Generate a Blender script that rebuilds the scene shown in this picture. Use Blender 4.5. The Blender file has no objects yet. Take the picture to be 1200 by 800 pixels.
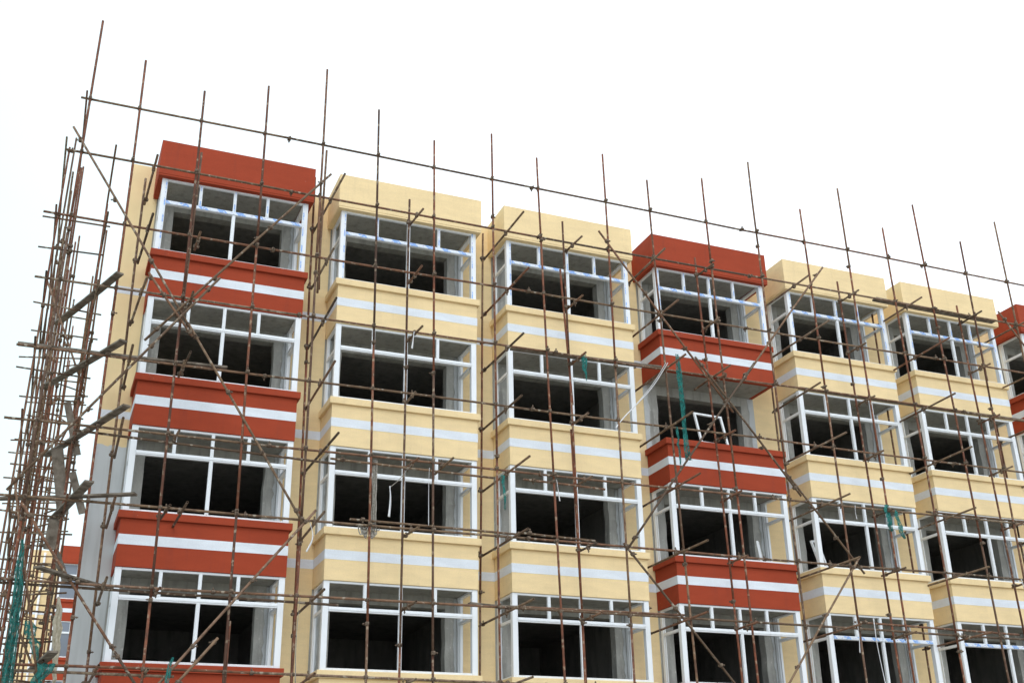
import bpy, bmesh, math, random
from mathutils import Vector, Matrix
random.seed(7)
R = math.radians
scn = bpy.context.scene
COL = scn.collection

# ------------------------------------------------------------------ camera
# z = 0 is the sill line of the top storey; the yard lies GZ below it
GZ = -13.6
ROWS = [(0.9262069, -0.3766262, -0.0171297), (0.1369165, 0.3783460, -0.9154825), (0.3512757, 0.8455809, 0.4019930)]
CAM = (-1.28921, -23.25119, -11.98668)
FOCAL = 1347.906
cd = bpy.data.cameras.new('camera')
cam = bpy.data.objects.new('camera', cd); COL.objects.link(cam)
xr, yd, zf = [Vector(r) for r in ROWS]
m = Matrix((xr, -yd, -zf)).transposed().to_4x4()
m.translation = Vector(CAM)
cam.matrix_world = m
cd.sensor_width = 36; cd.lens = FOCAL / 1200 * 36
cd.clip_start = 0.1; cd.clip_end = 2000
scn.camera = cam

# ------------------------------------------------------------------ world
SUN_EL, SUN_AZ = 52, 205          # degrees; azimuth clockwise from +Y
W = bpy.data.worlds.new('World'); scn.world = W; W.use_nodes = True
wn = W.node_tree; wn.nodes.clear()
def wnode(t, **k):
    n = wn.nodes.new(t)
    for a, b in k.items(): setattr(n, a, b)
    return n
sky = wnode('ShaderNodeTexSky', sky_type='NISHITA', sun_disc=False)
sky.sun_elevation = R(SUN_EL); sky.sun_rotation = R(SUN_AZ)
sky.air_density = 1.0; sky.dust_density = 4.0
hs = wnode('ShaderNodeHueSaturation'); hs.inputs['Saturation'].default_value = 0.25
wn.links.new(sky.outputs[0], hs.inputs['Color'])
tc = wnode('ShaderNodeTexCoord')
nz = wnode('ShaderNodeTexNoise'); nz.inputs['Scale'].default_value = 1.6; nz.inputs['Detail'].default_value = 5
wn.links.new(tc.outputs['Generated'], nz.inputs['Vector'])
# the cloud deck thins a little towards the left (-X) and the horizon: cooler there
dp = wnode('ShaderNodeVectorMath', operation='DOT_PRODUCT'); dp.inputs[1].default_value = (-0.9, 0.5, -0.2)
wn.links.new(tc.outputs['Generated'], dp.inputs[0])
ma = wnode('ShaderNodeMath', operation='MULTIPLY_ADD'); ma.inputs[1].default_value = 0.35
wn.links.new(nz.outputs['Fac'], ma.inputs[0]); wn.links.new(dp.outputs['Value'], ma.inputs[2])
rp = wnode('ShaderNodeValToRGB')
rp.color_ramp.elements[0].position = 0.2; rp.color_ramp.elements[0].color = (0.93, 1.0, 1.07, 1)
rp.color_ramp.elements[1].position = 0.8; rp.color_ramp.elements[1].color = (0.56, 0.73, 0.76, 1)
wn.links.new(ma.outputs[0], rp.inputs[0])
vm = wnode('ShaderNodeVectorMath', operation='SCALE'); vm.inputs['Scale'].default_value = 12.8
wn.links.new(rp.outputs[0], vm.inputs[0])
mx = wnode('ShaderNodeMix', data_type='RGBA'); mx.inputs[0].default_value = 0.88
wn.links.new(hs.outputs[0], mx.inputs[6]); wn.links.new(vm.outputs[0], mx.inputs[7])
bg = wnode('ShaderNodeBackground'); bg.inputs[1].default_value = 0.115
wn.links.new(mx.outputs[2], bg.inputs[0])
wo = wnode('ShaderNodeOutputWorld'); wn.links.new(bg.outputs[0], wo.inputs[0])

sd = bpy.data.lights.new('sun', 'SUN'); sd.energy = 0.9; sd.angle = R(25); sd.color = (1, .97, .92)
so = bpy.data.objects.new('sun', sd); COL.objects.link(so)
az, el = R(SUN_AZ), R(SUN_EL)
sv = Vector((math.sin(az)*math.cos(el), math.cos(az)*math.cos(el), math.sin(el)))
so.rotation_euler = sv.to_track_quat('Z', 'Y').to_euler(); so.location = (0, -10, 20)

scn.view_settings.view_transform = 'Standard'; scn.view_settings.look = 'None'
scn.view_settings.exposure = 0.13; scn.view_settings.gamma = 1.0
scn.view_settings.use_curve_mapping = False
scn.render.engine = 'CYCLES'
scn.cycles.max_bounces = 7; scn.cycles.diffuse_bounces = 6; scn.cycles.transparent_max_bounces = 8

# ------------------------------------------------------------------ materials
class MT:
    def __init__(s, name, rough=0.85, spec=0.3):
        s.m = bpy.data.materials.new(name); s.m.use_nodes = True
        s.t = s.m.node_tree; s.b = s.t.nodes['Principled BSDF']
        s.b.inputs['Roughness'].default_value = rough
        s.b.inputs['Specular IOR Level'].default_value = spec
        s.tc = s.n('ShaderNodeTexCoord')
    def n(s, t, **k):
        x = s.t.nodes.new(t)
        for a, b in k.items(): setattr(x, a, b)
        return x
    def l(s, a, b): s.t.links.new(a, b)
    def noise(s, scale, detail=4, stretch=(1, 1, 1), rough=0.55, dist=0):
        mp = s.n('ShaderNodeMapping'); mp.inputs['Scale'].default_value = stretch
        s.l(s.tc.outputs['Object'], mp.inputs[0])
        n = s.n('ShaderNodeTexNoise'); n.inputs['Scale'].default_value = scale
        n.inputs['Detail'].default_value = detail; n.inputs['Roughness'].default_value = rough
        n.inputs['Distortion'].default_value = dist
        s.l(mp.outputs[0], n.inputs['Vector']); return n.outputs['Fac']
    def ramp(s, f, stops):
        r = s.n('ShaderNodeValToRGB'); e = r.color_ramp.elements
        while len(e) < len(stops): e.new(0.5)
        for el_, (p, c) in zip(e, stops):
            el_.position = p; el_.color = (*c, 1) if len(c) == 3 else c
        s.l(f, r.inputs[0]); return r.outputs[0]
    def mix(s, f, a, b, mode='MIX'):
        x = s.n('ShaderNodeMix', data_type='RGBA', blend_type=mode)
        for i, v in ((0, f), (6, a), (7, b)):
            if hasattr(v, 'is_output'): s.l(v, x.inputs[i])
            else: x.inputs[i].default_value = v if i == 0 else (*v, 1)
        return x.outputs[2]
    def bump(s, f, strength=0.3, dist=0.01):
        b = s.n('ShaderNodeBump'); b.inputs['Strength'].default_value = strength; b.inputs['Distance'].default_value = dist
        s.l(f, b.inputs['Height']); s.l(b.outputs[0], s.b.inputs['Normal'])
    def col(s, c):
        if hasattr(c, 'is_output'): s.l(c, s.b.inputs['Base Color'])
        else: s.b.inputs['Base Color'].default_value = (*c, 1)

def paint(name, base, dirt, amt=0.35, rough=0.8):
    m = MT(name, rough, 0.25)
    blotch = m.noise(1.1, 5, (1, 1, 0.7))
    c = m.mix(m.ramp(blotch, [(0.35, (0, 0, 0)), (0.75, (1, 1, 1))]), base, tuple(x*0.93 for x in base))
    streak = m.noise(5.5, 6, (1, 1, 0.09), 0.65)
    f = m.ramp(streak, [(0.56, (0, 0, 0)), (0.78, (amt, amt, amt))])
    c = m.mix(f, c, dirt)
    spots = m.ramp(m.noise(14, 3), [(0.74, (0, 0, 0)), (0.80, (0.25, 0.25, 0.25))])
    c = m.mix(spots, c, dirt)
    fine = m.ramp(m.noise(38, 5, (1, 1, 1), 0.7), [(0.3, (0.93, 0.93, 0.93)), (0.7, (1.05, 1.05, 1.05))])
    c = m.mix(1.0, c, fine, 'MULTIPLY')
    roll = m.ramp(m.noise(3.3, 4, (0.5, 1, 2.2), 0.6), [(0.35, (0.945, 0.945, 0.95)), (0.65, (1.03, 1.03, 1.03))])
    c = m.mix(1.0, c, roll, 'MULTIPLY')
    splash = m.ramp(m.noise(21, 2, (1, 1, 1.3)), [(0.755, (0, 0, 0)), (0.77, (0.55, 0.55, 0.55))])
    c = m.mix(splash, c, (0.50, 0.48, 0.44))
    h = m.n('ShaderNodeMath', operation='ADD'); m.l(m.noise(70, 3), h.inputs[0]); m.l(m.noise(7, 4), h.inputs[1])
    m.col(c); m.bump(h.outputs[0], 0.35, 0.006)
    return m.m
YELLOW = paint('cream_yellow_stucco', (0.86, 0.675, 0.385), (0.58, 0.46, 0.29), 0.28)
RED = paint('brick_red_stucco', (0.345, 0.053, 0.021), (0.21, 0.045, 0.028), 0.5)
WHITE = paint('white_stripe_paint', (0.75, 0.805, 0.87), (0.58, 0.60, 0.62), 0.18)
PRIMER = paint('grey_white_primer', (0.52, 0.55, 0.56), (0.40, 0.41, 0.40), 0.5)

def make_leftwall():
    # the left strip of wall: yellow above, still bare primer below, with a ragged edge
    m = MT('partly_painted_wall', 0.8, 0.25)
    sp = m.n('ShaderNodeSeparateXYZ'); m.l(m.tc.outputs['Object'], sp.inputs[0])
    n = m.noise(3.2, 4)
    a = m.n('ShaderNodeMath', operation='MULTIPLY_ADD'); a.inputs[1].default_value = 0.22
    m.l(n, a.inputs[0]); m.l(sp.outputs['Z'], a.inputs[2])
    st = m.n('ShaderNodeMath', operation='GREATER_THAN'); st.inputs[1].default_value = -4.17 - GZ + 0.11
    m.l(a.outputs[0], st.inputs[0])
    bl = m.noise(1.2, 5)
    y = m.mix(m.ramp(bl, [(0.35, (0, 0, 0)), (0.75, (1, 1, 1))]), (0.86, 0.675, 0.385), (0.745, 0.595, 0.34))
    p = m.mix(m.ramp(m.noise(4, 6, (1, 1, 0.12)), [(0.45, (0, 0, 0)), (0.75, (1, 1, 1))]), (0.56, 0.59, 0.60), (0.45, 0.47, 0.47))
    m.col(m.mix(st.outputs[0], p, y)); m.bump(m.noise(60, 3), 0.2, 0.004)
    return m.m
LEFTWALL = make_leftwall()

def make_concrete(name, a, b, streak=True):
    m = MT(name, 0.95, 0.15)
    c = m.mix(m.ramp(m.noise(2.5, 7, (1, 1, 0.6), 0.65), [(0.3, (0, 0, 0)), (0.7, (1, 1, 1))]), a, b)
    c = m.mix(m.ramp(m.noise(9, 5), [(0.60, (0, 0, 0)), (0.72, (0.5, 0.5, 0.5))]), c, tuple(min(1, x*1.5) for x in b))
    c = m.mix(m.ramp(m.noise(2.2, 5, (3, 3, .5)), [(0.5, (0, 0, 0)), (0.7, (0.6, 0.6, 0.6))]), c, tuple(x*0.62 for x in a))
    m.col(c); m.bump(m.noise(25, 6), 0.5, 0.012)
    return m.m
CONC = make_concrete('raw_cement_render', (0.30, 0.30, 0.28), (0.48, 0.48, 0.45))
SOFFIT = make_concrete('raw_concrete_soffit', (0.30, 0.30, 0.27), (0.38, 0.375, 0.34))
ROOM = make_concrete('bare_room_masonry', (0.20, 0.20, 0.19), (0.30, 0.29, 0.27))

def make_upvc():
    m = MT('white_window_profile', 0.35, 0.5)
    c = m.mix(m.ramp(m.noise(6, 5, (1, 1, 0.3)), [(0.55, (0, 0, 0)), (0.8, (0.6, 0.6, 0.6))]), (0.80, 0.84, 0.88), (0.62, 0.64, 0.67))
    m.col(c); return m.m
UPVC = make_upvc()
def make_film():
    m = MT('protective_film', 0.3, 0.5)
    sp = m.n('ShaderNodeSeparateXYZ'); m.l(m.tc.outputs['Object'], sp.inputs[0])
    ad = m.n('ShaderNodeMath', operation='ADD'); m.l(sp.outputs[0], ad.inputs[0]); m.l(sp.outputs[2], ad.inputs[1])
    mu = m.n('ShaderNodeMath', operation='MULTIPLY'); mu.inputs[1].default_value = 2.4; m.l(ad.outputs[0], mu.inputs[0])
    fr = m.n('ShaderNodeMath', operation='FRACT'); m.l(mu.outputs[0], fr.inputs[0])
    r1 = m.ramp(fr.outputs[0], [(0.0, (1, 1, 1)), (0.42, (1, 1, 1)), (0.44, (0, 0, 0))])
    nn = m.ramp(m.noise(22, 3, (1, 1, 1.6)), [(0.40, (0, 0, 0)), (0.44, (1, 1, 1))])
    f1 = m.mix(1.0, r1, nn, 'MULTIPLY')
    nn2 = m.ramp(m.noise(17, 2, (1, 1, 3)), [(0.62, (0, 0, 0)), (0.66, (1, 1, 1))])
    c = m.mix(f1, (0.72, 0.79, 0.88), (0.24, 0.44, 0.84))
    c = m.mix(nn2, c, (0.36, 0.33, 0.66))
    m.col(c); return m.m
FILM = make_film()

def make_rust(name, tones, dark, pale, pa):
    m = MT(name, 0.75, 0.35)
    oi = m.n('ShaderNodeObjectInfo')
    tone = m.ramp(oi.outputs['Random'], [(i/(len(tones)-1), t) for i, t in enumerate(tones)])
    n = m.noise(6, 6, (1, 1, 1), 0.7)
    c = m.mix(m.ramp(n, [(0.44, (0, 0, 0)), (0.62, (0.85, 0.85, 0.85))]), tone, dark)
    c = m.mix(m.ramp(m.noise(9, 4), [(0.58, (0, 0, 0)), (0.64, (pa, pa, pa))]), c, pale)
    m.col(c); m.bump(m.noise(60, 4), 0.4, 0.003)
    return m.m
RUST = make_rust('rusty_upright_steel', [(0.05, 0.030, 0.020), (0.20, 0.062, 0.030), (0.205, 0.074, 0.038), (0.15, 0.055, 0.03), (0.22, 0.13, 0.075), (0.10, 0.06, 0.04)], (0.07, 0.03, 0.018), (0.34, 0.27, 0.19), .6)
OLD = make_rust('weathered_brown_steel', [(0.06, 0.042, 0.03), (0.15, 0.095, 0.055), (0.21, 0.14, 0.085), (0.18, 0.075, 0.04), (0.25, 0.20, 0.14)], (0.08, 0.045, 0.028), (0.38, 0.34, 0.27), .75)
def simple(name, a, b, scale=8, stretch=(1, 1, 1), rough=0.8, bump=0.3, spec=0.3):
    m = MT(name, rough, spec)
    m.col(m.mix(m.ramp(m.noise(scale, 6, stretch), [(0.35, (0, 0, 0)), (0.68, (1, 1, 1))]), a, b))
    m.bump(m.noise(scale*4, 4, stretch), bump, 0.004); return m.m
CAST = simple('coupler_cast_iron', (0.06, 0.035, 0.025), (0.22, 0.17, 0.12), 30, spec=0.4)
WOOD = simple('weathered_plank_wood', (0.085, 0.068, 0.05), (0.22, 0.19, 0.155), 6, (1, 1, 1))
def make_net():
    m = MT('green_mesh_net', 0.8, 0.2)
    c = m.mix(m.ramp(m.noise(9, 5), [(0.35, (0, 0, 0)), (0.7, (1, 1, 1))]), (0.012, 0.12, 0.11), (0.04, 0.25, 0.225))
    m.col(c)
    h = m.ramp(m.noise(30, 3, (1, 1, .4)), [(0.36, (0.1, 0.1, 0.1)), (0.52, (0.82, 0.82, 0.82))])
    m.l(h, m.b.inputs['Alpha'])
    m.b.inputs['Transmission Weight'].default_value = 0.0
    return m.m
NET = make_net()
PLASTIC = simple('white_plastic_strip', (0.75, 0.76, 0.78), (0.62, 0.64, 0.68), 12, rough=0.4)
STRAW = simple('bleached_sacking', (0.42, 0.38, 0.28), (0.62, 0.58, 0.48), 14)
ROPE = simple('grey_rope_fibre', (0.20, 0.185, 0.16), (0.38, 0.36, 0.32), 25)
EARTH = simple('trampled_earth', (0.32, 0.30, 0.26), (0.44, 0.42, 0.38), 0.7, rough=0.95)
def make_glass():
    m = MT('blue_grey_window_glass', 0.08, 0.6); m.col((0.16, 0.19, 0.24)); return m.m
GLASS = make_glass()

# ------------------------------------------------------------------ helpers
def box(bm, x0, x1, y0, y1, z0, z1, bev=0.0):
    vs = [bm.verts.new((x, y, z)) for x in (x0, x1) for y in (y0, y1) for z in (z0, z1)]
    fs = [(0, 1, 3, 2), (4, 6, 7, 5), (0, 4, 5, 1), (2, 3, 7, 6), (0, 2, 6, 4), (1, 5, 7, 3)]
    F = [bm.faces.new([vs[i] for i in f]) for f in fs]
    if bev:
        es = set(e for f in F for e in f.edges)
        bmesh.ops.bevel(bm, geom=list(es), offset=bev, segments=1, affect='EDGES')
def ushape(bm, x0, x1, y0, y1, t, z0, z1, bev=0.0):
    box(bm, x0, x1, y0, y0+t, z0, z1, bev)
    box(bm, x0, x0+t, y0+t, y1, z0, z1, bev); box(bm, x1-t, x1, y0+t, y1, z0, z1, bev)
def frame_axes(d):
    d = d.normalized(); a = Vector((0, 0, 1)) if abs(d.z) < 0.9 else Vector((1, 0, 0))
    u = d.cross(a).normalized(); return u, d.cross(u).normalized()
def ring(bm, c, u, v, r, n):
    return [bm.verts.new(c + u*(math.cos(2*math.pi*i/n)*r) + v*(math.sin(2*math.pi*i/n)*r)) for i in range(n)]
def skin(bm, rings, close=True):
    n = len(rings[0])
    for a, b in zip(rings, rings[1:]):
        for i in range(n):
            f = bm.faces.new((a[i], a[(i+1) % n], b[(i+1) % n], b[i])); f.smooth = True
    if close:
        bm.faces.new(rings[0][::-1]); bm.faces.new(rings[-1])
def tube(bm, pts, r=0.026, n=8, hollow=True, radii=None):
    pts = [Vector(p) for p in pts]
    d = (pts[-1]-pts[0]); u, v = frame_axes(d); dn = d.normalized()
    rs = radii or [r]*len(pts)
    rings = [ring(bm, p, u, v, q, n) for p, q in zip(pts, rs)]
    if hollow:
        a = [ring(bm, pts[0]+dn*k, u, v, r*q, n) for k, q in ((0.12, .78), (0, .78))]
        b = [ring(bm, pts[-1]-dn*k, u, v, r*q, n) for k, q in ((0, .78), (0.12, .78))]
        rings = a + rings + b
    skin(bm, rings)
def pole_pts(a, b, bow=0.010, n=4):
    a, b = Vector(a), Vector(b); u, v = frame_axes(b-a); L = (b-a).length
    s = bow*min(1, L/5); p1, p2 = random.uniform(-s, s), random.uniform(-s, s)
    out = []
    for i in range(n+1):
        t = i/n; w = math.sin(math.pi*t)
        out.append(a.lerp(b, t) + u*(p1*w) + v*(p2*w))
    return out
def obj(name, bm, mat, parent=None, origin=None, bevel=0.0, smooth=False):
    bmesh.ops.recalc_face_normals(bm, faces=bm.faces)
    me = bpy.data.meshes.new(name)
    if parent is None and origin is None:
        xs = [v.co for v in bm.verts]
        origin = Vector(((min(v.x for v in xs)+max(v.x for v in xs))/2, (min(v.y for v in xs)+max(v.y for v in xs))/2, min(v.z for v in xs)))
    org = Vector(origin) if origin is not None else world_loc(parent)
    bmesh.ops.translate(bm, verts=bm.verts, vec=-org)
    bm.to_mesh(me); bm.free()
    me.materials.append(mat)
    o = bpy.data.objects.new(name, me); COL.objects.link(o)
    if parent is not None:
        o.parent = parent; o.location = org - world_loc(parent)
    else: o.location = org
    if bevel:
        md = o.modifiers.new('edge', 'BEVEL'); md.width = bevel; md.segments = 2; md.limit_method = 'ANGLE'
    return o
def world_loc(o):
    v = Vector((0, 0, 0))
    while o is not None: v = v + o.location; o = o.parent
    return v
def tag(o, label, cat, group=None, kind=None):
    o['label'] = label; o['category'] = cat
    if group: o['group'] = group
    if kind: o['kind'] = kind
    return o
def root(name, loc, label, cat, group=None):
    o = bpy.data.objects.new(name, None); o.empty_display_size = 0.3
    COL.objects.link(o); o.location = loc
    return tag(o, label, cat, group)
def B(): return bmesh.new()

# ------------------------------------------------------------------ setting
bm = B()
bmesh.ops.create_grid(bm, x_segments=60, y_segments=60, size=300)
for v in bm.verts:
    v.co.z = GZ + random.uniform(-0.03, 0.0); v.co.y += 60
g = obj('ground', bm, EARTH, origin=(0, 60, GZ)); g['kind'] = 'structure'

# ------------------------------------------------------------------ apartment block
H = 2.9
XS = [(0.0, 3.317), (4.087, 7.481), (8.265, 11.654), (12.427, 15.768), (16.517, 19.802), (20.542, 23.819), (24.87, 28.22)]
REDC = {0, 3, 6}
WY, WT = 1.04, 0.25           # main wall face and thickness
DEEP = 11.5

def apron(rt, xl, xr, oy, zc, red, name='balcony_apron'):
    paintm = RED if red else YELLOW
    bm = B(); ushape(bm, xl, xr, oy, oy+WY-.002, 0.12, zc-1.10, zc-0.152)
    a = obj(name, bm, paintm, rt, origin=(xl, oy, zc), bevel=0.006)
    if zc == 0 or True:
        a['label'] = ('brick red' if red else 'cream yellow') + ' balcony front with a white stripe'
    bm = B(); ushape(bm, xl-.06, xr+.06, oy-.06, oy+WY-.003, 0.20, zc-0.15, zc)
    obj('cap', bm, paintm, a, bevel=0.008)
    bm = B()
    box(bm, xl-.004, xr+.004, oy-.004, oy-.0005, zc-.665, zc-.465)
    box(bm, xl-.004, xl-.0005, oy-.0005, oy+WY-.003, zc-.665, zc-.465)
    box(bm, xr+.0005, xr+.004, oy-.0005, oy+WY-.003, zc-.665, zc-.465)
    obj('stripe', bm, WHITE, a)
    bm = B(); box(bm, xl+.122, xr-.122, oy+.122, oy+WY-.004, zc-1.095, zc-.95)
    obj('balcony_floor', bm, SOFFIT, a)
    return a

def window(rt, xl, xr, oy, zb, zt, film=0, glass=False):
    """white frame that fills the bay: front light with transom and mullions, two side lights"""
    w = xr-xl; y0, y1 = oy+.03, oy+.10
    bm = B()
    box(bm, xl+.012, xl+.135, y0, oy+.15, zb+.002, zt-.003)
    box(bm, xr-.135, xr-.012, y0, oy+.15, zb+.002, zt-.003)
    box(bm, xl+.137, xr-.137, y0+.004, y1, zt-.048, zt-.004)
    box(bm, xl+.137, xr-.137, y0+.004, y1, zb+.002, zb+.055)
    f = obj('window_frame', bm, UPVC, rt, origin=(xl, oy, zb), bevel=0.004)
    if film == 1: f['label'] = 'white window frame still wearing blue printed protective film'
    if film == 2: f['label'] = 'white window frame with blue film on its crossbar only'
    za, zz = zb+1.175, zb+1.27
    bm = B(); box(bm, xl+.137, xr-.137, y0-.004, y1, za, zz)
    box(bm, xl+.137, xr-.137, y0-.016, y0-.0045, za+.030, za+.062)
    obj('transom_bar', bm, UPVC, f, bevel=0.003)
    for q in (.263, .492, .716):
        x = xl + w*q; bm = B(); box(bm, x-.034, x+.034, y0+.002, y1-.002, zz+.001, zt-.049)
        box(bm, x-.014, x+.014, y0-.010, y0+.0015, zz+.001, zt-.049)
        obj('mullion', bm, UPVC, f, bevel=0.003)
    x = xl + w*.492; bm = B(); box(bm, x-.038, x+.038, y0+.002, y1-.002, zb+.056, za-.001)
    box(bm, x-.015, x+.015, y0-.010, y0+.0015, zb+.056, za-.001)
    obj('mullion', bm, UPVC, f, bevel=0.003)
    for sx in (xl+.03, xr-.135):
        bm = B(); x0, x1 = sx, sx+(.07 if sx < xl+.1 else .105)
        box(bm, x0, x1, oy+.90, oy+1.00, zb+.002, zt-.003)
        box(bm, x0+.002, x1-.002, oy+.151, oy+.899, zt-.048, zt-.004)
        box(bm, x0+.002, x1-.002, oy+.151, oy+.899, zb+.002, zb+.055)
        box(bm, x0+.004, x1-.004, oy+.151, oy+.899, za+.01, zz-.02)
        box(bm, x0+.02, x1-.03, oy+.84, oy+.899, zb+.056, zt-.049)
        obj('side_frame', bm, UPVC, f, bevel=0.003)
    if film:
        bm = B(); box(bm, xl+.14, xr-.14, y0-.020, y0-.0175, za+.012, zz-.008)
        if film == 1:
            for xx in (xl+.095, xr-.120):
                box(bm, xx, xx+.028, y0-.0035, y0-.001, zb+.05, zt-.01)
            for q in (.263, .492, .716):
                x = xl+w*q; box(bm, x-.013, x+.013, y0-.0135, y0-.011, zz+.001, zt-.05)
        obj('protective_film', bm, FILM, f)
    if glass:
        bm = B(); box(bm, xl+.1, xr-.1, y0+.03, y0+.036, zb+.04, zt-.03)
        box(bm, xl+.055, xl+.06, oy+.15, oy+.9, zb+.04, zt-.03)
        obj('glass', bm, GLASS, f)
    return f

def parapet(rt, xl, xr, oy, red):
    bm = B(); ushape(bm, xl-.09, xr+.09, oy-.10, oy+WY-.002, 0.13, 1.86, 2.72)
    ushape(bm, xl-.085, xr+.085, oy-.095, oy+WY-.003, 0.22, 1.815, 1.858)
    p = obj('roof_parapet', bm, RED if red else YELLOW, rt, origin=(xl, oy, 1.8), bevel=0.006)
    p['label'] = ('brick red' if red else 'cream yellow') + ' roof parapet over the top bay window'
    bm = B(); box(bm, xl+.136, xr-.136, oy+.126, oy+WY-.004, 1.83, 1.99)
    obj('bay_ceiling', bm, SOFFIT, p)

def build_block(rt, xs, reds, oy, x_left, x_right, no_window=(), film=None, rows=5, glass=False, primer=True):
    # floors and roof
    for k in range(rows+1):
        zt = 1.95 - k*H if k else 1.95
        bm = B()
        if k == 0: box(bm, x_left+.602, x_right-.252, oy+WY+WT+.002, oy+DEEP-.25, 1.80, 1.98)
        else: box(bm, x_left+.602, x_right-.252, oy+WY+WT+.002, oy+DEEP-.25, -1.095-(k-1)*H, -.95-(k-1)*H)
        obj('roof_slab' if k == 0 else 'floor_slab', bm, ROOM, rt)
    # lintels over each opening
    for k in range(rows):
        zt0 = 1.98 if k == 0 else -.95-(k-1)*H
        for xl, xr in xs:
            bm = B(); box(bm, xl+.402, xr-.402, oy+WY+.002, oy+WY+WT, zt0-.40, zt0)
            obj('lintel', bm, SOFFIT, rt, origin=(xl, oy+WY, zt0))
    # wall strips between the bays and grey piers inside them
    edges = [x_left] + [v for p in xs for v in p] + [x_right]
    for i in range(0, len(edges), 2):
        a, b = edges[i], edges[i+1]
        bm = B(); box(bm, a, b, oy+WY, oy+WY+WT, GZ-.2, 2.65)
        wl = obj('wall', bm, LEFTWALL if (i == 0 and primer) else YELLOW, rt, origin=(a, oy+WY, GZ))
        for k in range(rows):
            if k >= 2 and i == 0 and primer: continue
            bm = B()
            if i == 0: box(bm, a+.001, b-.001, oy+WY-.003, oy+WY-.0005, -.670-k*H, -.497-k*H)
            else: box(bm, a+.003, b-.003, oy+WY-.003, oy+WY-.0005, -.665-k*H, -.465-k*H)
            obj('stripe', bm, WHITE, wl)
    for i, (xl, xr) in enumerate(xs):
        for sgn, x0 in ((0, xl+.003), (1, xr-.40)):
            bm = B()
            # uneven cement edge towards the opening
            x1 = x0+.397
            z = GZ
            n = 46; zs = [GZ + (1.98-GZ)*j/n for j in range(n+1)]
            jit = [random.uniform(-.012, .016) for _ in zs]
            for j in range(n):
                ja, jb = jit[j], jit[j+1]
                def X(s, jj): return (x1-jj if s else x0+jj)
                if sgn == 0: pts = [(x0, zs[j], x1+ja), (x0, zs[j+1], x1+jb)]
                else: pts = [(x1, zs[j], x0+ja), (x1, zs[j+1], x0+jb)]
                for yy0, yy1 in ((oy+WY+.003, oy+WY+WT-.001),):
                    v = [bm.verts.new((p[0] if e == 0 else p[2], y, p[1])) for p in pts for e in (0, 1) for y in (yy0, yy1)]
                    # order: p0e0y0 p0e0y1 p0e1y0 p0e1y1 p1e0y0 ...
                    for f in ((0, 2, 6, 4), (1, 5, 7, 3), (2, 3, 7, 6), (0, 4, 5, 1)):
                        bm.faces.new([v[q] for q in f])
            bmesh.ops.remove_doubles(bm, verts=bm.verts, dist=0.0005)
            obj('pier', bm, CONC, rt, origin=(x0, oy+WY, GZ))
    # outer shell
    bm = B(); box(bm, x_left+.35, x_left+.60, oy+WY+WT+.001, oy+DEEP-.25, GZ-.2, 2.65)
    obj('gable_wall', bm, LEFTWALL if primer else YELLOW, rt, origin=(x_left, oy+WY, GZ))
    bm = B(); box(bm, x_right-.25, x_right, oy+WY+WT+.001, oy+DEEP-.25, GZ-.2, 2.65)
    obj('gable_wall', bm, YELLOW, rt, origin=(x_right, oy+WY, GZ))
    bm = B(); box(bm, x_left+.35, x_right, oy+DEEP-.249, oy+DEEP, GZ-.2, 2.65)
    obj('rear_wall', bm, YELLOW, rt)
    # party walls and back walls with door openings
    for i in range(len(xs)-1):
        xm = (xs[i][1]+xs[i+1][0])/2
        bm = B(); box(bm, xm-.1, xm+.1, oy+WY+WT+.001, oy+6.99, GZ, 1.799)
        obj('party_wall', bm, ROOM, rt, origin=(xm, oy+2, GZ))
    bm = B()
    for i, (xl, xr) in enumerate(xs):
        a = x_left+.61 if i == 0 else (xs[i-1][1]+xl)/2 + .101
        b = x_right-.26 if i == len(xs)-1 else (xr+xs[i+1][0])/2 - .101
        dx = xl + .75
        for k in range(rows):
            z0 = -.949 - k*H; z1 = z0 + (2.745 if k == 0 else 2.75)
            box(bm, a, dx, oy+7, oy+7.2, z0, z1); box(bm, dx+.9, b, oy+7, oy+7.2, z0, z1)
            box(bm, dx, dx+.9, oy+7, oy+7.2, z0+2.05, z1)
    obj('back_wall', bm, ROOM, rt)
    for i, (xl, xr) in enumerate(xs):
        red = i in reds
        parapet(rt, xl, xr, oy, red)
        for k in range(rows): apron(rt, xl, xr, oy, -k*H, red)
        for k in range(rows):
            if (i, k) in no_window: continue
            zb = -k*H; zt = 1.82 if k == 0 else -1.10-(k-1)*H
            window(rt, xl, xr, oy, zb, zt, (film or {}).get((i, k), 0), glass)

block = root('apartment_building', (13.8, 6, GZ), 'unfinished five storey apartment block with red and cream bays and empty window frames', 'building')
film = {(i, 0): 1 for i in range(7)}
film.update({(4, 3): 2, (5, 3): 2})
build_block(block, XS, REDC, 0.0, -0.62, 28.9, no_window={(3, 1)}, film=film)
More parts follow.
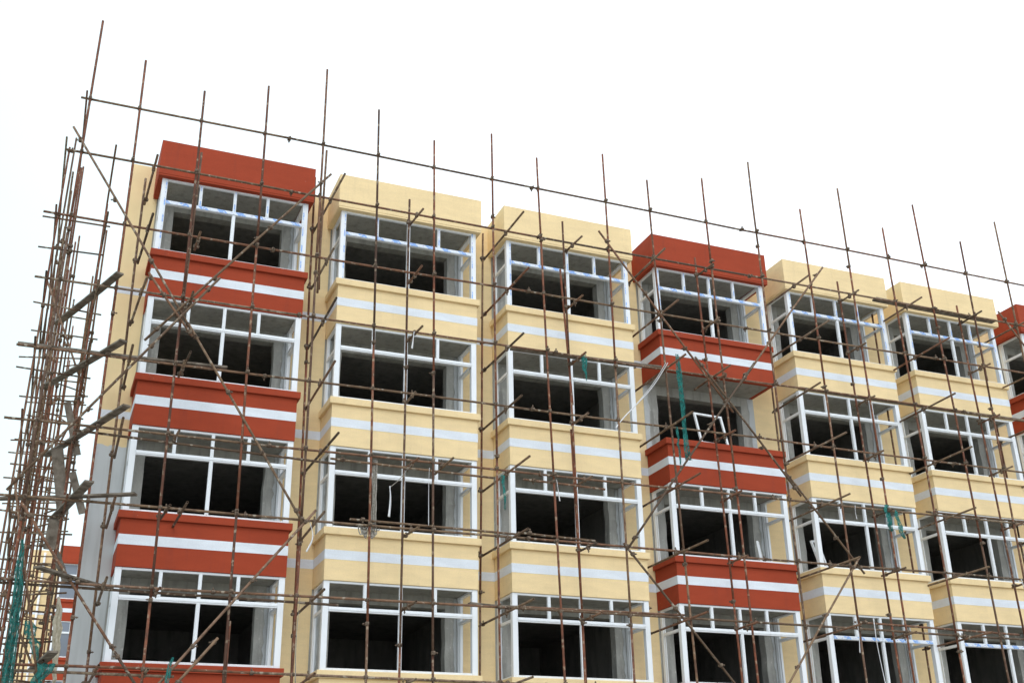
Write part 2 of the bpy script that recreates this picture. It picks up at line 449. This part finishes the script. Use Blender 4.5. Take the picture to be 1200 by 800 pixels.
# unpainted strips where the missing frame of the open bay will stand
xl, xr = XS[3]
for x0, x1 in ((xl+.005, xl+.16), (xr-.15, xr-.005)):
    bm = B(); zs = [-2.9 + 1.78*j/9 for j in range(10)]
    jit = [random.uniform(-.05, .03) for _ in zs]
    for j in range(9):
        s = 1 if x0 < xl+.1 else -1
        e0, e1 = (x1, x1) if s == 1 else (x0, x0)
        b0 = x0 if s == 1 else x1
        vs = [bm.verts.new(c) for c in ((b0, WY-.006, zs[j]), (e0+jit[j], WY-.006, zs[j]), (e0+jit[j+1], WY-.006, zs[j+1]), (b0, WY-.006, zs[j+1]))]
        bm.faces.new(vs)
    bmesh.ops.remove_doubles(bm, verts=bm.verts, dist=.0005)
    r_ = bmesh.ops.extrude_face_region(bm, geom=bm.faces[:])
    bmesh.ops.translate(bm, verts=[v for v in r_['geom'] if isinstance(v, bmesh.types.BMVert)], vec=(0, .007, 0))
    obj('primer_strip', bm, PRIMER, block)

# ragged mortar fillets where the window frames meet the cement piers
random.seed(5)
for i, (xl, xr) in enumerate(XS):
    for k in range(4):
        if (i, k) == (3, 1): continue
        z0, z1 = -k*H+.01, (1.80 if k == 0 else -1.12-(k-1)*H)
        for sgn in (0, 1):
            bm = B(); n = 14; zs = [z0+(z1-z0)*j/n for j in range(n+1)]
            base = xl+.102 if sgn == 0 else xr-.137
            w_ = [random.uniform(.035, .085) for _ in zs]
            for j in range(n):
                d = 1 if sgn == 0 else -1
                bm.faces.new([bm.verts.new(c) for c in ((base, WY-.020, zs[j]), (base+d*w_[j], WY-.020, zs[j]), (base+d*w_[j+1], WY-.020, zs[j+1]), (base, WY-.020, zs[j+1]))])
            bmesh.ops.remove_doubles(bm, verts=bm.verts, dist=.0005)
            r_ = bmesh.ops.extrude_face_region(bm, geom=bm.faces[:])
            bmesh.ops.translate(bm, verts=[v for v in r_['geom'] if isinstance(v, bmesh.types.BMVert)], vec=(0, .0215, 0))
            obj('mortar_fillet', bm, PRIMER, block)
random.seed(11)

far = root('apartment_building', (5, 46, GZ), 'finished red and cream apartment block seen far off behind the scaffold at lower left', 'building')
build_block(far, [(-0.45, 2.9), (3.7, 7.05)], {0}, 40.0, -1.85, 7.8, glass=True, primer=False)
# the rainwater pipe on its wall
bm = B(); tube(bm, [(-1.25, 40.95, GZ), (-1.25, 40.95, 2.5)], 0.06, 10, hollow=False)
obj('rainwater_pipe', bm, UPVC, far)

# ------------------------------------------------------------------ scaffolding
ZL = [2.84, 1.50, -0.03, -1.50, -2.98, -4.47, -5.95, -7.46, -8.94, -10.4, -11.9]
front = root('scaffolding', (11, -0.9, GZ), 'rusty steel tube scaffold standing in front of the red and cream bays', 'scaffold', 'tube scaffolds round the block')
side = root('scaffolding', (-1.6, 5.5, GZ), 'dense rusty tube scaffold at the left gable end seen end on', 'scaffold', 'tube scaffolds round the block')
CP = {front.name: [], side.name: []}      # coupler spots: position, direction a, direction b

def pole(rt, name, a, b, r=0.026, bow=0.010, n=4):
    bm = B(); tube(bm, pole_pts(a, b, bow, n), r if rt is front else r*.80)
    a, b = Vector(a), Vector(b)
    return obj(name, bm, RUST if name == 'upright_pole' else OLD, rt, origin=a)
def note(rt, p, da, db): CP[rt.name].append((Vector(p), Vector(da).normalized(), Vector(db).normalized()))
XD, YD, ZD = (1, 0, 0), (0, 1, 0), (0, 0, 1)

def coupler(bm, p, da, db):
    """two clamp collars back to back with a bolt and a wing"""
    off = da.cross(db)
    off = off.normalized() if off.length > 0.1 else Vector((0, 1, 0))
    s = random.choice((-1, 1))
    for d, o in ((da, 0.0), (db, 0.055)):
        c = p + off*o*s
        u, v = frame_axes(d); n = 8; rr = 0.038; h = 0.036
        rings = [ring(bm, c + d*k, u, v, q, n) for k, q in ((-h, rr*.86), (-h*.7, rr), (h*.7, rr), (h, rr*.86))]
        skin(bm, rings)
        bdir = (u if o == 0 else v)*random.choice((-1, 1))
        tube(bm, [c + bdir*0.03, c + bdir*0.088], 0.011, 5, hollow=False)
        tube(bm, [c + bdir*0.055, c + bdir*0.070], 0.021, 6, hollow=False)

# outer uprights: x at top, top z, x at z=-9
UP = [(-1.70, 4.89, -1.78), (-.70, 4.09, -.66), (.62, 3.61, .64), (2.02, 4.11, 2.09), (3.35, 4.93, 3.35), (4.64, 4.11, 4.78), (6.03, 3.57, 6.13), (7.51, 4.11, 7.57),
      (8.71, 3.69, 8.99), (10.56, 4.22, 10.61), (11.81, 3.72, 12.13), (13.48, 4.14, 13.69), (15.01, 4.98, 15.12), (16.54, 3.82, 16.63), (17.93, 4.77, 18.01),
      (19.31, 3.78, 19.51), (20.55, 4.78, 20.92), (22.10, 3.87, 22.0), (23.6, 4.82, 23.7), (25.1, 4.0, 25.15), (26.6, 4.3, 26.6)]
def upx(i, z):
    x0, z0, x1 = UP[i]; return x0 + (x1-x0)*(z0-z)/(z0+9)
def split_up(rt, name, fx, y, ztop, zsp, zbot=GZ, r=0.026):
    """an upright of two or three lengths joined end to end by sleeve couplers"""
    zz = [ztop] + zsp + [zbot]
    for a, b in zip(zz, zz[1:]):
        pole(rt, name, (fx(b), y, b), (fx(a), y, a+(0 if a == ztop else -.004)), r, 0.012, 4)
    for z in zsp:
        note(rt, (fx(z), y, z), ZD, ZD)
for i in range(len(UP)):
    zt = UP[i][1]
    sp = [zt - random.choice((2.4, 3.9, 5.2, 5.9)) + random.uniform(-.3, .3)]
    while sp[-1] - 6 > GZ+1: sp.append(sp[-1]-6.0)
    split_up(front, 'upright_pole', lambda z, i=i: upx(i, z), -1.0, zt, sp)
# doubled lengths where a second upright laps the first
for x0, x1, za, zb, y in ((0.70, 0.62, 2.05, -3.1, -.93), (9.43, 9.62, 0.9, -2.6, -.60), (9.57, 9.70, -3.2, -9.6, -.56), (2.12, 2.12, -8.0, -11, -.93), (3.46, 3.43, 2.75, -0.9, -.92)):
    pole(front, 'upright_pole', (x1, y, zb), (x0, y, za))
# inner poles in front of the bays
MID = [(.80, .62, 1.55), (5.56, 5.56, 2.05), (9.53, 9.64, 2.24), (13.29, 13.54, 1.92), (17.77, 17.93, 2.0), (21.89, 22.1, 1.95), (26.2, 26.2, 2.0)]
def midx(i, z):
    a, b, zt = MID[i]; return a + (b-a)*(zt-z)/(zt+9)
for i in range(len(MID)):
    if i == 0: continue
    sp = [MID[i][2]-random.uniform(2.5, 5)]
    while sp[-1]-6 > GZ+1: sp.append(sp[-1]-6)
    split_up(front, 'upright_pole', lambda z, i=i: midx(i, z), -.62, MID[i][2], sp)
# poles standing in the recesses between the bays
GAP = [(-.33, -.25, 1.94), (3.50, 3.62, 2.8), (7.80, 7.64, 2.1), (11.80, 11.80, 1.8), (15.97, 15.97, 1.95), (19.70, 19.74, 1.8), (23.55, 23.65, 1.7)]
GY = 0.4
def gapx(i, z):
    a, b, zt = GAP[i]; return a + (b-a)*(zt-z)/(zt+9)
for i in range(len(GAP)):
    sp = [GAP[i][2]-random.uniform(2.5, 5.5)]
    while sp[-1]-6 > GZ+1: sp.append(sp[-1]-6)
    split_up(front, 'upright_pole', lambda z, i=i: gapx(i, z), GY, GAP[i][2], sp)
pole(front, 'upright_pole', (3.72, .30, -.2), (3.62, .30, 2.75))

# ledgers
LEDY = -0.945
for k, z in enumerate(ZL):
    x = {0: -1.90, 1: -2.02, 2: -2.26, 3: -2.22, 4: -2.34, 5: -2.34, 6: -2.5, 7: -2.5, 8: -2.4}.get(k, -2.3)
    xe = 27.3
    L0 = random.uniform(4.2, 6.0)
    zz = z
    while x < xe:
        x1 = min(x+L0, xe)
        z1 = z + random.uniform(-.025, .025)
        pole(front, 'ledger_pole', (x, LEDY, zz), (x1, LEDY, z1), 0.026, 0.02, 5)
        if x1 < xe: note(front, (x1, LEDY, z1), XD, XD)
        x, zz, L0 = x1+.003, z1, 6.0
    for i in range(len(UP)):
        if i == 0 and k > 8: continue
        if z < UP[i][1]: note(front, (upx(i, z), -1.0, z), ZD, XD)
# second ledgers lapped beside the main ones
for x0, x1, z0, z1, dy in ((4.36, 8.1, -5.84, -5.86, .055), (-1.1, 4.0, -4.56, -4.70, .06), (3.9, 7.5, -4.60, -4.66, .055), (8.2, 10.2, -4.62, -4.66, .055), (16.6, 21.6, -7.28, -7.34, .05),
                          (8.05, 9.9, -5.82, -5.86, .055), (7.9, 12.0, -7.40, -7.36, .055), (19.3, 23.9, -4.38, -4.36, .055), (-2.4, 4.2, -7.52, -7.58, .055), (-2.3, 1.2, -9.02, -9.04, .055)):
    pole(front, 'ledger_pole', (x0, LEDY+dy, z0), (x1, LEDY+dy, z1))
    note(front, (x0+.25, LEDY+dy/2, z0), XD, XD)

# transoms
nt = 0
for k, z in enumerate(ZL[1:9], 1):
    for i in range(len(GAP)):
        if z > GAP[i][2]-.1 or (k == 8 and i > 4): continue
        x = gapx(i, z) + .05
        yo = -random.choice((1.55, 1.85, 2.0, 2.15, 2.3)) if i else -random.uniform(1.5, 1.9)
        dx = random.uniform(-.06, .10)
        dz = random.uniform(-.05, .03)
        pole(front, 'transom_pole', (x+dx, yo, z-.055+dz*.4), (x, GY+random.uniform(.06, .25), z-.075-.03), 0.026, .004, 2); nt += 1
        note(front, (x+dx*.6, -.94, z-.05), XD, YD); note(front, (x-.03, GY, z-.10), ZD, YD)
    for i in range(len(MID)):
        if z > MID[i][2]-.1 or i == 6 or (k == 8 and i > 4): continue
        x = midx(i, z) + .055
        dx = random.uniform(-.02, .08)
        pole(front, 'transom_pole', (x+dx, -random.uniform(1.2, 1.42), z-.05), (x-.02, -.50, z-.065-random.uniform(0, .04)), 0.026, .002, 2); nt += 1
        note(front, (x+dx*.4, -.94, z-.05), XD, YD); note(front, (x-.03, -.62, z-.07), ZD, YD)
for x, z, yo, yi in ((6.30, -4.53, -1.55, -.5), (.80, -2.9, -1.5, -.4), (1.0, -6.0, -1.7, .0), (13.2, -1.56, -1.8, -.2)):
    pole(front, 'transom_pole', (x+.05, yo, z), (x, yi, z-.05), 0.026, .003, 2); note(front, (x, -.94, z), XD, YD)

# diagonal braces, outside the uprights
BR = [((-1.95, 2.01), (0.95, -2.38), -1.055), ((-.10, -1.12), (.89, -2.40), -1.11), ((.80, -2.12), (3.37, -6.04), -1.055),
      ((3.55, 2.02), (-.02, -2.62), -1.115), ((1.32, -1.02), (-2.08, -5.91), -1.165),
      ((-1.80, -6.10), (1.05, -9.9), -1.06), ((.09, -8.65), (1.4, -10.4), -1.115), ((3.62, -5.76), (.30, -10.0), -1.06), ((1.9, -8.35), (.9, -9.6), -1.115),
      ((10.30, 1.90), (13.7, -2.45), -1.06), ((12.72, -1.15), (15.35, -4.40), -1.115), ((15.0, -3.80), (16.95, -6.15), -1.06),
      ((16.9, 2.02), (13.9, -1.75), -1.17), ((14.35, -1.12), (10.50, -6.08), -1.225), ((10.50, -5.90), (13.9, -9.8), -1.06),
      ((16.80, -5.80), (13.6, -9.8), -1.12), ((22.95, 1.75), (25.9, -2.1), -1.06), ((19.2, -9.4), (23.5, -11.9), -1.06)]
for (x0, z0), (x1, z1), y in BR:
    pole(front, 'brace_pole', (x1, y, z1), (x0, y, z0), 0.026, 0.02, 4)
    d = Vector((x1-x0, 0, z1-z0))
    for t in (.06, .35, .65, .94):
        note(front, (x0+(x1-x0)*t, (y-1.0)/2-.02, z0+(z1-z0)*t), d, ZD)

# gable end scaffold: rows of uprights running back beside the end wall
YS = [-.92, .35, 1.75, 3.2, 4.7, 6.2, 7.7, 9.2, 10.7, 12.1]
random.seed(21)
outer = []
SLOT = [-1.96, -1.80, -1.66, -1.90, -1.72, -1.54, -1.84, -1.62, -1.94, -1.74, -1.48, -1.68, -1.86, -1.58, -1.42, -1.78, -1.92, -1.50, -1.64, -1.38]
for j, y in enumerate(YS):
    for r_i in range(4):
        if j == 0 and r_i in (1, 2, 3): continue
        if r_i == 2 and j not in (3, 7): continue
        if r_i == 1 and j in (4, 6, 8): continue
        if r_i == 3 and j in (5, 7, 8): continue
        if r_i < 2: x = SLOT[2*j + r_i]
        elif r_i == 2: x = -1.98 + .03*j
        else: x = -1.0 + (.09, -.06, .02, -.12, .06)[j % 5]
        if r_i == 3: zt = .95 + random.uniform(-.2, .4)
        elif x < -1.7: zt = 2.2 + random.uniform(-.9, .8) + .14*j
        else: zt = 1.7 + random.uniform(-.9, .6) + .05*j
        xe = x + random.uniform(-.05, .05) - (.15 if x < -1.8 and r_i < 3 else 0)
        yy = y + random.uniform(-.25, .25)*(j > 0)
        sp = [zt - random.uniform(2, 5.5)]
        while sp[-1]-6 > GZ+1: sp.append(sp[-1]-6)
        split_up(side, 'upright_pole', lambda z, x=x, xe=xe: x+(xe-x)*(z/-12 if z < 0 else 0), yy, zt, sp)
        for z in ZL[1:10]:
            if z < zt and random.random() < .55: note(side, (x, yy, z), ZD, YD)
# ledgers running back
for k, z in enumerate(ZL[0:10]):
    for xb in ((-1.78, ) if k == 0 else (-2.02, -1.05)):
        y = -1.3 + random.uniform(-.2, .2); e = 12.5 if k else 4.6
        while y < e-.5:
            y1 = min(y+5.6+random.uniform(-.8, .3), e)
            pole(side, 'ledger_pole', (xb+random.uniform(-.02, .02), y, z+.03), (xb+random.uniform(-.02, .02), y1, z+.03), 0.026, .02, 4)
            y = y1+.004
# transoms across
for k, z in enumerate(ZL[1:10]):
    for j, y in enumerate(YS):
        if k == 0: continue
        if k == 1 and j > 1: continue
        if j == 0 and k > 1 : continue
        if z < -5.5 and j in (3, 5, 7, 8): continue
        pole(side, 'transom_pole', (-2.12-random.uniform(0, .35), y+.05, z-.03+random.uniform(-.12, .12)), (-.93+random.uniform(-.08, .14), y+.05, z-.03+random.uniform(-.12, .12)), 0.024, .004, 2)
for z in (-.75, -2.2, -3.7, -5.2, -6.7, -8.2, -2.65, -4.1, -7.0):
    for y in (.9, 2.6, 4.0, 5.6, 7.2, 9.8):
        if random.random() < (.42 if z > -5.5 else .82): continue
        x0 = random.choice((-2.2, -1.95, -1.6, -1.5)) + random.uniform(-.1, .1)
        pole(side, 'transom_pole', (x0, y, z+random.uniform(-.2, .2)), (-.92+random.uniform(-.1, .08), y, z+random.uniform(-.2, .2)), 0.024, .004, 2)
for a, b in (((-2.05, .3, -.9), (-1.0, .3, -3.3)), ((-1.0, 1.8, -3.0), (-2.0, 1.8, -6.2)), ((-2.0, -.98, -5.6), (-1.0, -.98, -9.6)), ((-1.8, 3.1, -8.0), (-.95, 3.1, -6.2)), ((-1.9, .4, -7.4), (-.9, .4, -9.4)),
             ((-1.83, -.6, 1.2), (-1.83, 9, -8.5)), ((-1.83, 7, 1.2), (-1.83, .4, -4.5))):
    pole(side, 'brace_pole', a, b, 0.026, .01, 3)

# couplers: the hundred nearest as pieces of their own, the rest as one mass
cv = Vector(CAM)
for rt in (front, side):
    lst = sorted(CP[rt.name], key=lambda c: (c[0]-cv).length if c[0].z > -9.3 and c[0].x < 24 else 999)
    near, rest = (lst[:98], lst[98:]) if rt is front else (lst[:70], lst[70:])
    for c in near:
        bm = B(); coupler(bm, *c); obj('coupler', bm, CAST, rt, origin=c[0])
    bm = B()
    for c in rest: coupler(bm, *c)
    o = obj('couplers', bm, CAST, rt); o['kind'] = 'stuff'

# ------------------------------------------------------------------ planks
def plank(a, b, w, t, label, up=(0, 0, 1), grp='planks laid on the scaffold'):
    a, b = Vector(a), Vector(b); d = (b-a).normalized()
    s = d.cross(Vector(up)).normalized(); u = s.cross(d).normalized()
    bm = B(); n = 6; rings = []
    wj = random.uniform(-.004, .004)
    for i in range(n+1):
        c = a.lerp(b, i/n) + u*(math.sin(i/n*math.pi)*-.012)
        hw = w/2 + random.uniform(-.004, .004)
        rings.append([bm.verts.new(c + s*p + u*q) for p, q in ((-hw, -t/2), (hw, -t/2), (hw, t/2), (-hw, t/2))])
    skin(bm, rings)
    for f in bm.faces: f.smooth = False
    return tag(obj('plank', bm, WOOD, bevel=0.004), label, 'plank', grp)
plank((-1.74, 1.50, -1.42), (-.66, -1.50, -1.42), .155, .04, 'grey plank crossing the scaffold corner beside the wall, topmost of the slanting ones')
plank((-1.82, 1.55, -2.90), (-.43, -1.62, -2.90), .155, .04, 'grey plank slanting across the scaffold corner at the second red balcony')
plank((-1.55, 1.50, -4.39), (-.25, -2.12, -4.39), .155, .04, 'grey plank slanting across the scaffold where the yellow paint ends')
plank((-1.26, 1.05, -5.87), (-.72, -2.05, -5.87), .17, .04, 'short grey plank on the scaffold corner beside the primed wall')
plank((-2.35, -.12, -5.82), (.14, -1.38, -5.84), .155, .04, 'long grey plank lying nearly level to the third red balcony')
plank((-1.38, -1.72, -7.38), (-.05, -.22, -7.38), .17, .04, 'weathered plank poking towards the wall below the third red balcony')
plank((-1.20, .20, -8.86), (-.93, -2.1, -8.86), .17, .04, 'dark grey plank at the foot of the picture beside the green net')
plank((-2.32, -.86, -2.93), (1.66, -.86, -2.89), .15, .045, 'long plank lying along the ledger past the second window')
plank((8.0, -.83, -1.50), (11.9, -.83, -1.44), .17, .045, 'plank lying along the ledger between the cream bay and the open red bay')
plank((18.8, -.80, 1.56), (23.0, -.80, 1.54), .19, .05, 'wide plank under the roof parapet of the rightmost cream bay')
plank((15.9, -.83, -1.44), (23.4, -.83, -1.43), .11, .045, 'longest plank along the ledger at the right hand cream bays')
plank((6.95, -.84, -7.38), (8.0, -.84, -7.40), .16, .04, 'short plank end lying on the ledger between two cream bays low down')
plank((-1.34, .55, -4.5), (-1.06, .50, -5.85), .22, .035, 'wide board standing upright in the gable scaffold', up=(0, 1, 0), grp='boards propped in the gable scaffold')
plank((-1.28, .70, -3.45), (-.95, .55, -4.60), .14, .04, 'narrow board leaning in the gable scaffold above the wide one', up=(0, 1, 0), grp='boards propped in the gable scaffold')
plank((-1.0, .6, -4.95), (-.70, .5, -5.80), .14, .04, 'narrow board leaning behind the wide upright board', up=(0, 1, 0), grp='boards propped in the gable scaffold')
plank((-1.19, .4, -6.0), (-1.22, .3, -6.6), .22, .04, 'board leaning beneath the level plank in the gable scaffold', up=(0, 1, 0), grp='boards propped in the gable scaffold')
plank((-1.10, .3, -6.65), (-.83, .3, -7.2), .14, .04, 'lowest leaning board in front of the far red building', up=(0, 1, 0), grp='boards propped in the gable scaffold')

# ------------------------------------------------------------------ nets, strips, rope, loose frames
def strip(name, pts, widths, mat, label, cat, fold=0.5, thick=0.004, group=None, th=8):
    """a hanging, lengthwise folded strip of cloth or film"""
    bm = B(); rows_ = []
    for i, (p, w) in enumerate(zip(pts, widths)):
        p = Vector(p); row = []
        for j in range(th+1):
            t = j/th-.5
            ph = random.uniform(-.3, .3)
            row.append(bm.verts.new(p + Vector((t*w, math.sin(t*14+i*.6+ph)*w*fold*.25, random.uniform(-.01, .01) + (random.uniform(-.06, .0) if i == len(pts)-1 else 0)))))
        rows_.append(row)
    for a, b in zip(rows_, rows_[1:]):
        for j in range(th):
            f = bm.faces.new((a[j], a[j+1], b[j+1], b[j])); f.smooth = True
    o = obj(name, bm, mat)
    md = o.modifiers.new('thickness', 'SOLIDIFY'); md.thickness = thick
    return tag(o, label, cat, group)
def lerp_pts(a, b, n, wob=.03):
    a, b = Vector(a), Vector(b)
    return [a.lerp(b, i/n) + Vector((random.uniform(-wob, wob), random.uniform(-wob, wob), 0)) for i in range(n+1)]
NG = 'green net scraps on the scaffold'
strip('safety_net', [(11.92, -1.60, -1.39), (11.95, -1.58, -1.55), (12.00, -1.52, -1.85), (12.05, -1.45, -2.15), (12.12, -1.35, -2.5), (12.15, -1.30, -2.75), (12.17, -1.25, -3.05), (12.20, -1.22, -3.35), (12.22, -1.20, -3.62), (12.26, -1.18, -3.80)], [.08, .13, .16, .12, .13, .11, .10, .12, .16, .2], NET, 'long torn green net hanging across the open red bay', 'net', group=NG)
strip('safety_net', lerp_pts((12.10, -1.05, -3.0), (12.12, -1.05, -4.0), 7, .02), [.05, .08, .05, .06, .05, .06, .04, .03], NET, 'narrow green net tied to the pole left of the open red bay', 'net', group=NG)
strip('safety_net', lerp_pts((9.73, -1.08, -1.50), (9.76, -1.06, -2.12), 5, .02), [.13, .17, .15, .10, .05, .02], NET, 'small green net scrap knotted on the ledger at the third bay', 'net', group=NG)
strip('safety_net', lerp_pts((17.93, -1.06, -4.36), (17.97, -1.04, -4.98), 5, .02), [.13, .2, .17, .14, .15, .12], NET, 'green net scrap bunched on the pole by the fifth bay', 'net', group=NG)
strip('safety_net', lerp_pts((18.15, -1.08, -4.5), (18.30, -1.06, -5.15), 5, .02), [.06, .14, .12, .14, .12, .10], NET, 'green net tail right of the bunched scrap at the fifth bay', 'net', group=NG)
strip('safety_net', lerp_pts((-1.68, -1.12, -6.78), (-1.55, -1.12, -9.8), 16, .02), [.03, .07, .11, .14, .15, .16, .15, .17, .16, .17, .18, .17, .18, .19, .18, .19, .2], NET, 'tall dark green net hanging at the lower left of the gable scaffold', 'net', 1.6, group=NG)
strip('safety_net', lerp_pts((-1.38, .1, -8.0), (-1.15, .1, -8.75), 7, .04), [.12, .22, .2, .16, .2, .12, .10, .05], NET, 'loose green net across the pole in front of the far cream wall', 'net', group=NG)
strip('safety_net', lerp_pts((-.98, -1.3, -8.95), (-1.25, -1.2, -9.6), 5, .04), [.3, .24, .2, .16, .1, .06], NET, 'green net scrap hanging off the lowest dark plank', 'net', group=NG)
strip('safety_net', lerp_pts((1.10, -1.2, -8.75), (1.05, -1.15, -9.45), 5, .02), [.04, .07, .09, .08, .1, .12], NET, 'green net scrap beside the lowest red balcony', 'net', group=NG)
strip('safety_net', lerp_pts((7.67, -1.06, -4.62), (7.72, -1.06, -5.35), 5, .02), [.10, .08, .05, .07, .04, .05], NET, 'thin green net tail on the ledger between second and third bays', 'net', group=NG)
strip('torn_sacking', lerp_pts((-.91, .28, -7.5), (-.80, .28, -9.1), 14, .02), [.05, .08, .11, .13, .15, .17, .15, .14, .15, .11, .10, .09, .08, .07, .05], STRAW, 'torn straw coloured sacking hanging down the gable scaffold poles', 'sacking', .9)
PG = 'white plastic ribbons on the scaffold'
def ribbon(pts, label, w=.022, mat=PLASTIC):
    bm = B()
    P = [Vector(p) for p in pts]; rings_ = []
    # smooth the path
    for _ in range(2):
        Q = [P[0]]
        for a, b in zip(P, P[1:]): Q += [a.lerp(b, .25), a.lerp(b, .75)]
        P = Q + [P[-1]]
    for i, p in enumerate(P):
        d = (P[min(i+1, len(P)-1)]-P[max(i-1, 0)]).normalized()
        u, v = frame_axes(d); tw = i*.12
        s = (u*math.cos(tw)+v*math.sin(tw)); q = (v*math.cos(tw)-u*math.sin(tw))
        rings_.append([bm.verts.new(p + s*(w*a) + q*(.35*w*b)) for a, b in ((-1, -1), (1, -1), (1, 1), (-1, 1))])
    skin(bm, rings_)
    return tag(obj('plastic_ribbon', bm, mat), label, 'ribbon', PG)
ribbon([(11.72, -1.5, -1.60), (11.44, -1.2, -2.15), (11.05, -1.05, -2.58), (10.70, -1.0, -2.94), (10.50, -1.0, -3.2)], 'white ribbon swooping down left from the pole end at the open red bay', .012)
ribbon([(11.67, -1.5, -1.60), (11.50, -1.2, -2.0), (11.20, -1.05, -2.40), (10.9, -1.0, -2.75)], 'shorter white ribbon beside the swooping one at the open red bay', .008)
ribbon([(5.60, -1.0, -4.60), (5.35, -1.0, -4.95), (5.15, -1.0, -5.13)], 'thin string slanting from the ledger to the white scrap', .008, ROPE)
ribbon([(5.15, -1.0, -5.10), (5.18, -1.0, -5.35), (5.15, -1.0, -5.75)], 'blue white plastic scrap hanging in the third window of the second bay', .024)
ribbon([(6.02, -.96, -4.6), (6.01, -.96, -5.0), (6.02, -.96, -5.85)], 'thin white string hanging beside the seventh upright pole', .009)
ribbon([(17.03, -1.05, -7.20), (17.05, -1.02, -7.9), (17.25, -1.02, -9.6)], 'long white ribbon hanging in front of the lowest window of the fifth bay', .020)
ribbon([(16.57, -1.0, -7.25), (16.60, -1.0, -7.55), (16.55, -1.0, -8.0)], 'short white ribbon knotted at the left edge of the fifth bay', .016)
ribbon([(21.9, -1.02, -5.95), (21.98, -1.02, -6.4), (22.1, -1.02, -6.95)], 'frayed white ribbon hanging over the sixth bay low balcony', .016)
ribbon([(3.52, -1.02, -6.02), (3.62, -1.02, -6.3), (3.48, -1.02, -6.6)], 'crumpled white ribbon tied where braces meet between first and second bays', .018)
ribbon([(3.40, -1.06, -7.5), (3.36, -1.06, -8.3), (3.40, -1.06, -9.1)], 'faded string wound down the fifth upright pole', .010, ROPE)
ribbon([(5.60, -1.04, -1.55), (5.58, -1.04, -1.8), (5.56, -1.04, -1.95)], 'tiny white tag under the ledger at the second bay', .02)
ribbon([(9.0, -.9, -4.55), (9.02, -.95, -4.85), (9.04, -.95, -5.05)], 'white tag hanging from the ledger inside the third bay window', .016)
ribbon([(17.0, -1.0, -4.45), (16.98, -1.0, -4.6), (17.0, -1.0, -4.8)], 'white tag at the corner post of the fifth bay', .012)

# hank of rope hanging from one ledger to the next with its coil
bm = B()
for q in range(9):
    x = 4.86 + random.uniform(-.045, .045); y = -.88 + random.uniform(-.03, .03)
    pts = [(x+random.uniform(-.012, .012)+.01*i/8, y, -4.52-1.42*i/9) for i in range(10)]
    tube(bm, pts, 0.014, 5, hollow=False, radii=[0.014]*10)
for q in range(20):
    x = random.choice((4.60, 4.66, 4.80, 4.86, 4.92)) + random.uniform(-.03, .03)
    dep = random.uniform(.12, .34)
    c = []
    for i in range(13):
        t = i/12*2*math.pi
        c.append(Vector((x+.035*math.sin(t), -.90+.07*math.cos(t*1), -5.90-dep/2+math.cos(t)*dep/2)))
    for a, b in zip(c, c[1:]): tube(bm, [a, b], 0.013, 5, hollow=False)
tag(obj('rope', bm, ROPE), 'grey hank of rope hanging between two ledgers before the second bay', 'rope')

def loose_frame(cx, cy, cz, w, h, rx, ry, rz, label):
    bm = B(); t = .05
    box(bm, -w/2, -w/2+t, -.025, .025, 0, h); box(bm, w/2-t, w/2, -.025, .025, 0, h)
    box(bm, -w/2+t, w/2-t, -.023, .023, 0, t); box(bm, -w/2+t, w/2-t, -.023, .023, h-t, h)
    M = Matrix.Translation((cx, cy, cz)) @ Matrix.Rotation(rz, 4, 'Z') @ Matrix.Rotation(rx, 4, 'X') @ Matrix.Rotation(ry, 4, 'Y')
    bmesh.ops.transform(bm, matrix=M, verts=bm.verts)
    return tag(obj('loose_frame', bm, UPVC, bevel=0.003), label, 'window frame', 'loose window frames left in the bays')
loose_frame(13.85, .10, -2.895, .85, .90, R(-14), 0, R(4), 'loose white window sash leaning on the sill of the open red bay')
loose_frame(16.90, .35, -5.79, .34, .80, R(-8), R(-12), R(20), 'narrow white sash tilted inside the fifth bay window')
loose_frame(15.10, .40, -5.79, .30, .62, R(-6), R(-6), R(50), 'small white sash standing inside the fourth bay below the open one')
